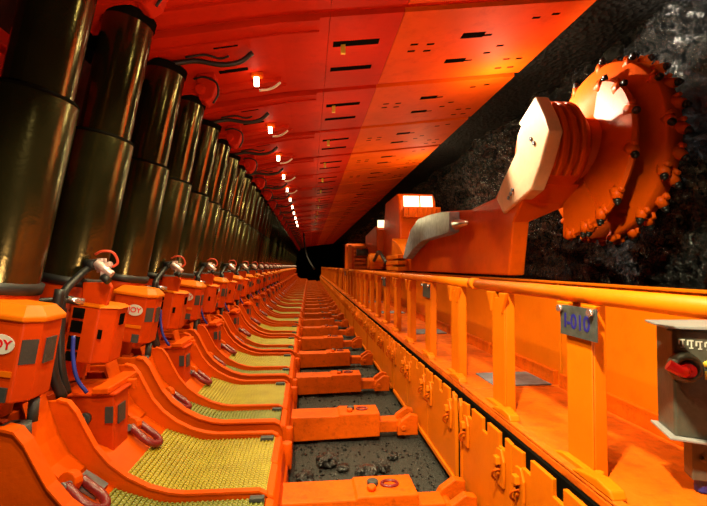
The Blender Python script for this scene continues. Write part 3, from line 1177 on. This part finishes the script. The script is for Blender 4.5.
# ribbed guard straddling the deck
mb = MB()
mb.prism([(16.8, 2.0), (16.8, 2.86), (16.95, 2.98), (17.7, 2.98), (17.9, 2.0)], 'x', 1.45, 2.25)
rg = sbuild(mb, 'ribbed_guard', M['paint_bar'], bevel=.03)
for i in range(6):
    mb = MB()
    mb.box(1.72, 2.22, 16.68, 16.81, 2.02 + .155 * i, 2.10 + .155 * i)
    sbuild(mb, 'guard_rib', M['paint_conv'], rg, bevel=.01)
mb = MB()
mb.box(1.48, 1.62, 16.68, 16.81, 2.0, 2.92)
sbuild(mb, 'guard_frame', M['paint_conv'], rg, bevel=.01)
tag(sh, 'orange coal shearer with toothed cutting drum raised against the coal face', 'mining machine')

# ---------------------------------------------------------------- switch box
sbx, sby = 1.93, 2.04
sb = empty('switch_box', (sbx, sby, ZD))
th = math.radians(-22)


def sw(mb, name, m, parent=None, bevel=0.0):
    mb.bm.transform(Matrix.Rotation(th, 4, 'Z'))
    return mb.build(name, m, parent or sb, bevel=bevel)


mb = MB()
mb.prism([(-.13, .29), (.22, .27), (.22, .81), (-.13, .81)], 'y', -.10, .12)
en = sw(mb, 'enclosure', M['boxgrey'], bevel=.012)
mb = MB()
mb.prism([(-.17, .815), (.24, .815), (.24, .84), (-.17, .827)], 'y', -.13, .15)
sw(mb, 'lid', M['boxlid'], bevel=.003)
mb = MB()
mb.prism([(-.16, .295), (.24, .275), (.24, .255), (-.16, .282)], 'y', -.13, .13)
sw(mb, 'base_flange', M['boxlid'], bevel=.004)
mb = MB()
mb.lathe((-.085, -.10, .63), (0, -1, 0), [(0, .075), (.03, .07), (.05, .055), (.05, .045), (.02, .04), (.02, 0)], n=28)
sw(mb, 'switch_shroud', M['boxgrey'], en)
mb = MB()
mb.tube([(-.085, -.12, .62), (-.12, -.17, .62), (-.175, -.165, .65)], .026, n=12)
mb.cyl((-.085, -.11, .625), (-.085, -.15, .62), .036, n=16)
sw(mb, 'red_lever', M['redlever'], bevel=.004)
mb = MB()
mb.lathe((.08, -.10, .615), (0, -1, 0), [(0, .075), (.045, .072), (.05, .066), (.045, .05), (.01, .045), (.01, 0)], n=28)
kn = sw(mb, 'black_knob', M['dark'])
mb = MB()
mb.box(.07, .09, -.155, -.11, .57, .66)
sw(mb, 'knob_grip', M['black'], kn, bevel=.004)
mb = MB()
mb.lathe((.008, -.102, .65), (0, -1, 0), [(0, .016), (.006, .015), (.008, 0)], n=14)
mb.box(-.002, .014, -.104, -.10, .575, .615)
sw(mb, 'yellow_marks', M['yellow'])
# row of small white symbols
mb = MB()
random.seed(3)
for i in range(6):
    x = -.108 + i * .036
    z = .745 - i * .003
    mb.box(x, x + .027, -.104, -.10, z + .013, z + .019)
    mb.box(x, x + .006, -.104, -.10, z - .006, z + .019)
    mb.box(x + .016, x + .021, -.104, -.10, z - .020, z + .016)
    mb.box(x + .010, x + .026, -.104, -.10, z - .022, z - .017)
sw(mb, 'white_symbols', M['white'])
mb = MB()
mb.box(.075, .135, -.104, -.10, .345, .395)
pl = sw(mb, 'number_plate', M['white'])
t_ = text_mesh('75', .045, M['black'], 'plate_number', pl, Matrix.Rotation(th, 4, 'Z') @ Matrix.Translation((.105, -.105, .37)) @ Matrix.Rotation(math.pi / 2, 4, 'X'), extrude=.0005)
mb = MB()
mb.box(-.04, .08, -.05, .05, .07, .30)
mb.cyl((.0, -.05, .18), (.0, -.075, .18), .012, n=8)
sw(mb, 'cable_gland', M['boxgrey'], bevel=.015)
mb = MB()
mb.tube([(.02, 0, .10), (.02, 0, .05), (.02, -.0, .005)], .035, n=14)
sw(mb, 'blue_cable', M['blue'])
tag(sb, 'olive grey switch box with red lever on the conveyor deck', 'switch box')

# ---------------------------------------------------------------- coal lumps on the floor between relay bars
def lump(x, y, r, sd):
    bm = bmesh.new()
    bmesh.ops.create_icosphere(bm, subdivisions=3, radius=r)
    for v in bm.verts:
        n_ = noise.noise(v.co * (1.6 / r) + Vector((sd * 7.1, 0, 0))) + .5 * noise.noise(v.co * (4 / r) + Vector((sd, 3, 0)))
        v.co *= 1 + .42 * n_
        v.co.z *= .62
    m_ = MB()
    m_.bm.free()
    m_.bm = bm
    return m_.build('coal_lump', M['lump'], loc=(x, y, r * .42))


LK = 1.25
spots = [(-.02, 4.40, .075, 'matt coal lump nearest the grating nose between first relay bars'),
         (.20, 4.75, .085, 'dark coal lump left of the double heap between the first two relay bars'),
         (.36, 4.60, .065, 'coal lump touching the left heap between the first two relay bars'),
         (.12, 4.22, .06, 'small round coal lump in front of the left heap'),
         (.58, 4.45, .085, 'large rough coal lump in the middle right between the first relay bars'),
         (.76, 4.58, .085, 'coal lump at the right end of the right heap between first relay bars'),
         (.68, 4.25, .06, 'smooth small coal lump below the right heap'),
         (.92, 4.82, .06, 'coal lump close behind the right heap near the conveyor'),
         (-.03, 4.08, .05, 'little coal lump by the near relay bar beside the pontoon nose'),
         (.40, 6.5, .06, 'small coal lump between second and third relay bars'),
         (.85, 6.3, .055, 'small coal lump between second and third relay bars near the conveyor')]
for i, (x, y, r, lab) in enumerate(spots):
    o = lump(x, y, r * (LK if i in (0, 1, 4) else 1), i)
    tag(o, lab, 'coal', 'coal lumps lying between the relay bars')


def gravel(u):
    bm = bmesh.new()
    random.seed(11)
    for i in range(900):
        x = random.uniform(-.2, 1.35)
        y = random.choice([random.uniform(3.8, 5.3), random.uniform(5.7, 9.5)])
        r = random.uniform(.006, .02)
        if any(math.hypot(x - q[0], y - q[1]) < q[2] * 1.8 for q in spots):
            continue
        g = bmesh.ops.create_icosphere(bm, subdivisions=1, radius=r)
        for v in g['verts']:
            v.co = Vector((v.co.x * random.uniform(.7, 1.3) + x, v.co.y * random.uniform(.7, 1.3) + y, v.co.z * .8 + floor_fn(x, y)[2] + r * .4))
    m_ = MB()
    m_.bm.free()
    m_.bm = bm
    o = m_.build('coal_gravel', M['lump'])
    tag(o, 'fine coal chips scattered over the floor', 'gravel', kind='stuff')


gravel(0)

# hoses hanging at the far end of the canopies
mb = MB()
mb.tube([(-.35, 30, 4.35), (-.3, 29.6, 3.6), (-.1, 29.5, 2.7), (.35, 29.2, 1.9)], .06, n=8)
hz = mb.build('hanging_cable', M['black'])
tag(hz, 'black cable hanging from the canopies far down the walkway', 'cable')


# ---------------------------------------------------------------- light
def point(loc, W, col, r=.08):  # point lights below are all added, unseen sources
    l = bpy.data.lights.new('lamp', 'POINT')
    l.energy = W
    l.color = col
    l.shadow_soft_size = r
    o = bpy.data.objects.new('lamp', l)
    o.location = loc
    COL.objects.link(o)
    return o


def area(loc, target, W, col, size, sy=None, spread=180):
    l = bpy.data.lights.new('area_fill', 'AREA')
    l.energy = W
    l.color = col
    l.size = size
    l.spread = math.radians(spread)
    if sy:
        l.shape = 'RECTANGLE'
        l.size_y = sy
    o = bpy.data.objects.new('area_fill', l)
    o.location = loc
    o.rotation_euler = (Vector(target) - Vector(loc)).to_track_quat('-Z', 'Y').to_euler()
    COL.objects.link(o)
    return o


def spot(loc, target, W, col, ang, blend=.5, r=.06):
    l = bpy.data.lights.new('spot_light', 'SPOT')
    l.energy = W
    l.color = col
    l.spot_size = math.radians(ang)
    l.spot_blend = blend
    l.shadow_soft_size = r
    o = bpy.data.objects.new('spot_light', l)
    o.location = loc
    o.rotation_euler = (Vector(target) - Vector(loc)).to_track_quat('-Z', 'Y').to_euler()
    COL.objects.link(o)
    return o


WARM = (1, .83, .42)
for k in range(-1, NSUP):
    y = 2.32 + SP * k + 1.1
    if k < 6 or k % 2 == 1:
        if 0 <= k < 16:
            point((.45, y - .4, 4.1), 5, (1, .85, .4), .02)  # small unseen light added for highlight streaks on the legs
        w = 250 if k < 6 else 360
        spot((-.60, y, 4.2), (-.60, y, 0), w, WARM, 112, .5, .04)
        spot((1.2, y + .4, 4.4), (1.75, y + .4, 1), w * .5, WARM, 50, .4, .05)  # unseen spot added to brighten the conveyor
# unseen lamps without fixtures, added to light canopy tip, drum, arm and body
point((2.68, 5.9, 4.45), 50, (1, .8, .45), .06)
spot((2.25, 5.9, 4.3), (3.2, 4.95, 3.9), 700, (1, .87, .65), 92, .5, .05)
spot((1.5, 4.9, 4.35), (2.35, 4.4, 3.4), 420, (1, .93, .75), 42, .5, .06)
point((2.9, 10.9, 4.3), 40, (1, .8, .45), .1)
# unseen lights added near the camera, aimed low along conveyor and pontoons
spot((.2, 1.0, 4.3), (1.9, 2.6, 1.2), 1250, (1, .88, .5), 76, .5, .08)
spot((.2, .4, 4.2), (-.9, 3.2, .5), 340, (1, .8, .5), 62, .6, .15)
area((.9, -.4, 1.0), (-.8, 4.5, 4.6), 32, (1, .6, .35), .6, spread=90)  # unseen uplight added to brighten the canopies
spot((3.5, 2.4, 4.6), (4.2, 4.4, 4.1), 80, (1, .92, .8), 58, .6, .05)  # unseen spot added for glints on the coal wall
point((1.75, 10.0, 3.3), 45, (1, .82, .4), .06)  # unseen light added to brighten the shearer body
# unseen uplights added low on the walkway to brighten the canopies
for y in (7, 12, 18, 26, 36):
    spot((.9, y, .5), (.6, y + .8, 5), 20, (1, .6, .35), 150, .6, .1)

w = bpy.data.worlds.new('world')
S.world = w
w.use_nodes = True
w.node_tree.nodes['Background'].inputs[0].default_value = (1, .6, .3, 1)
w.node_tree.nodes['Background'].inputs[1].default_value = 0.01
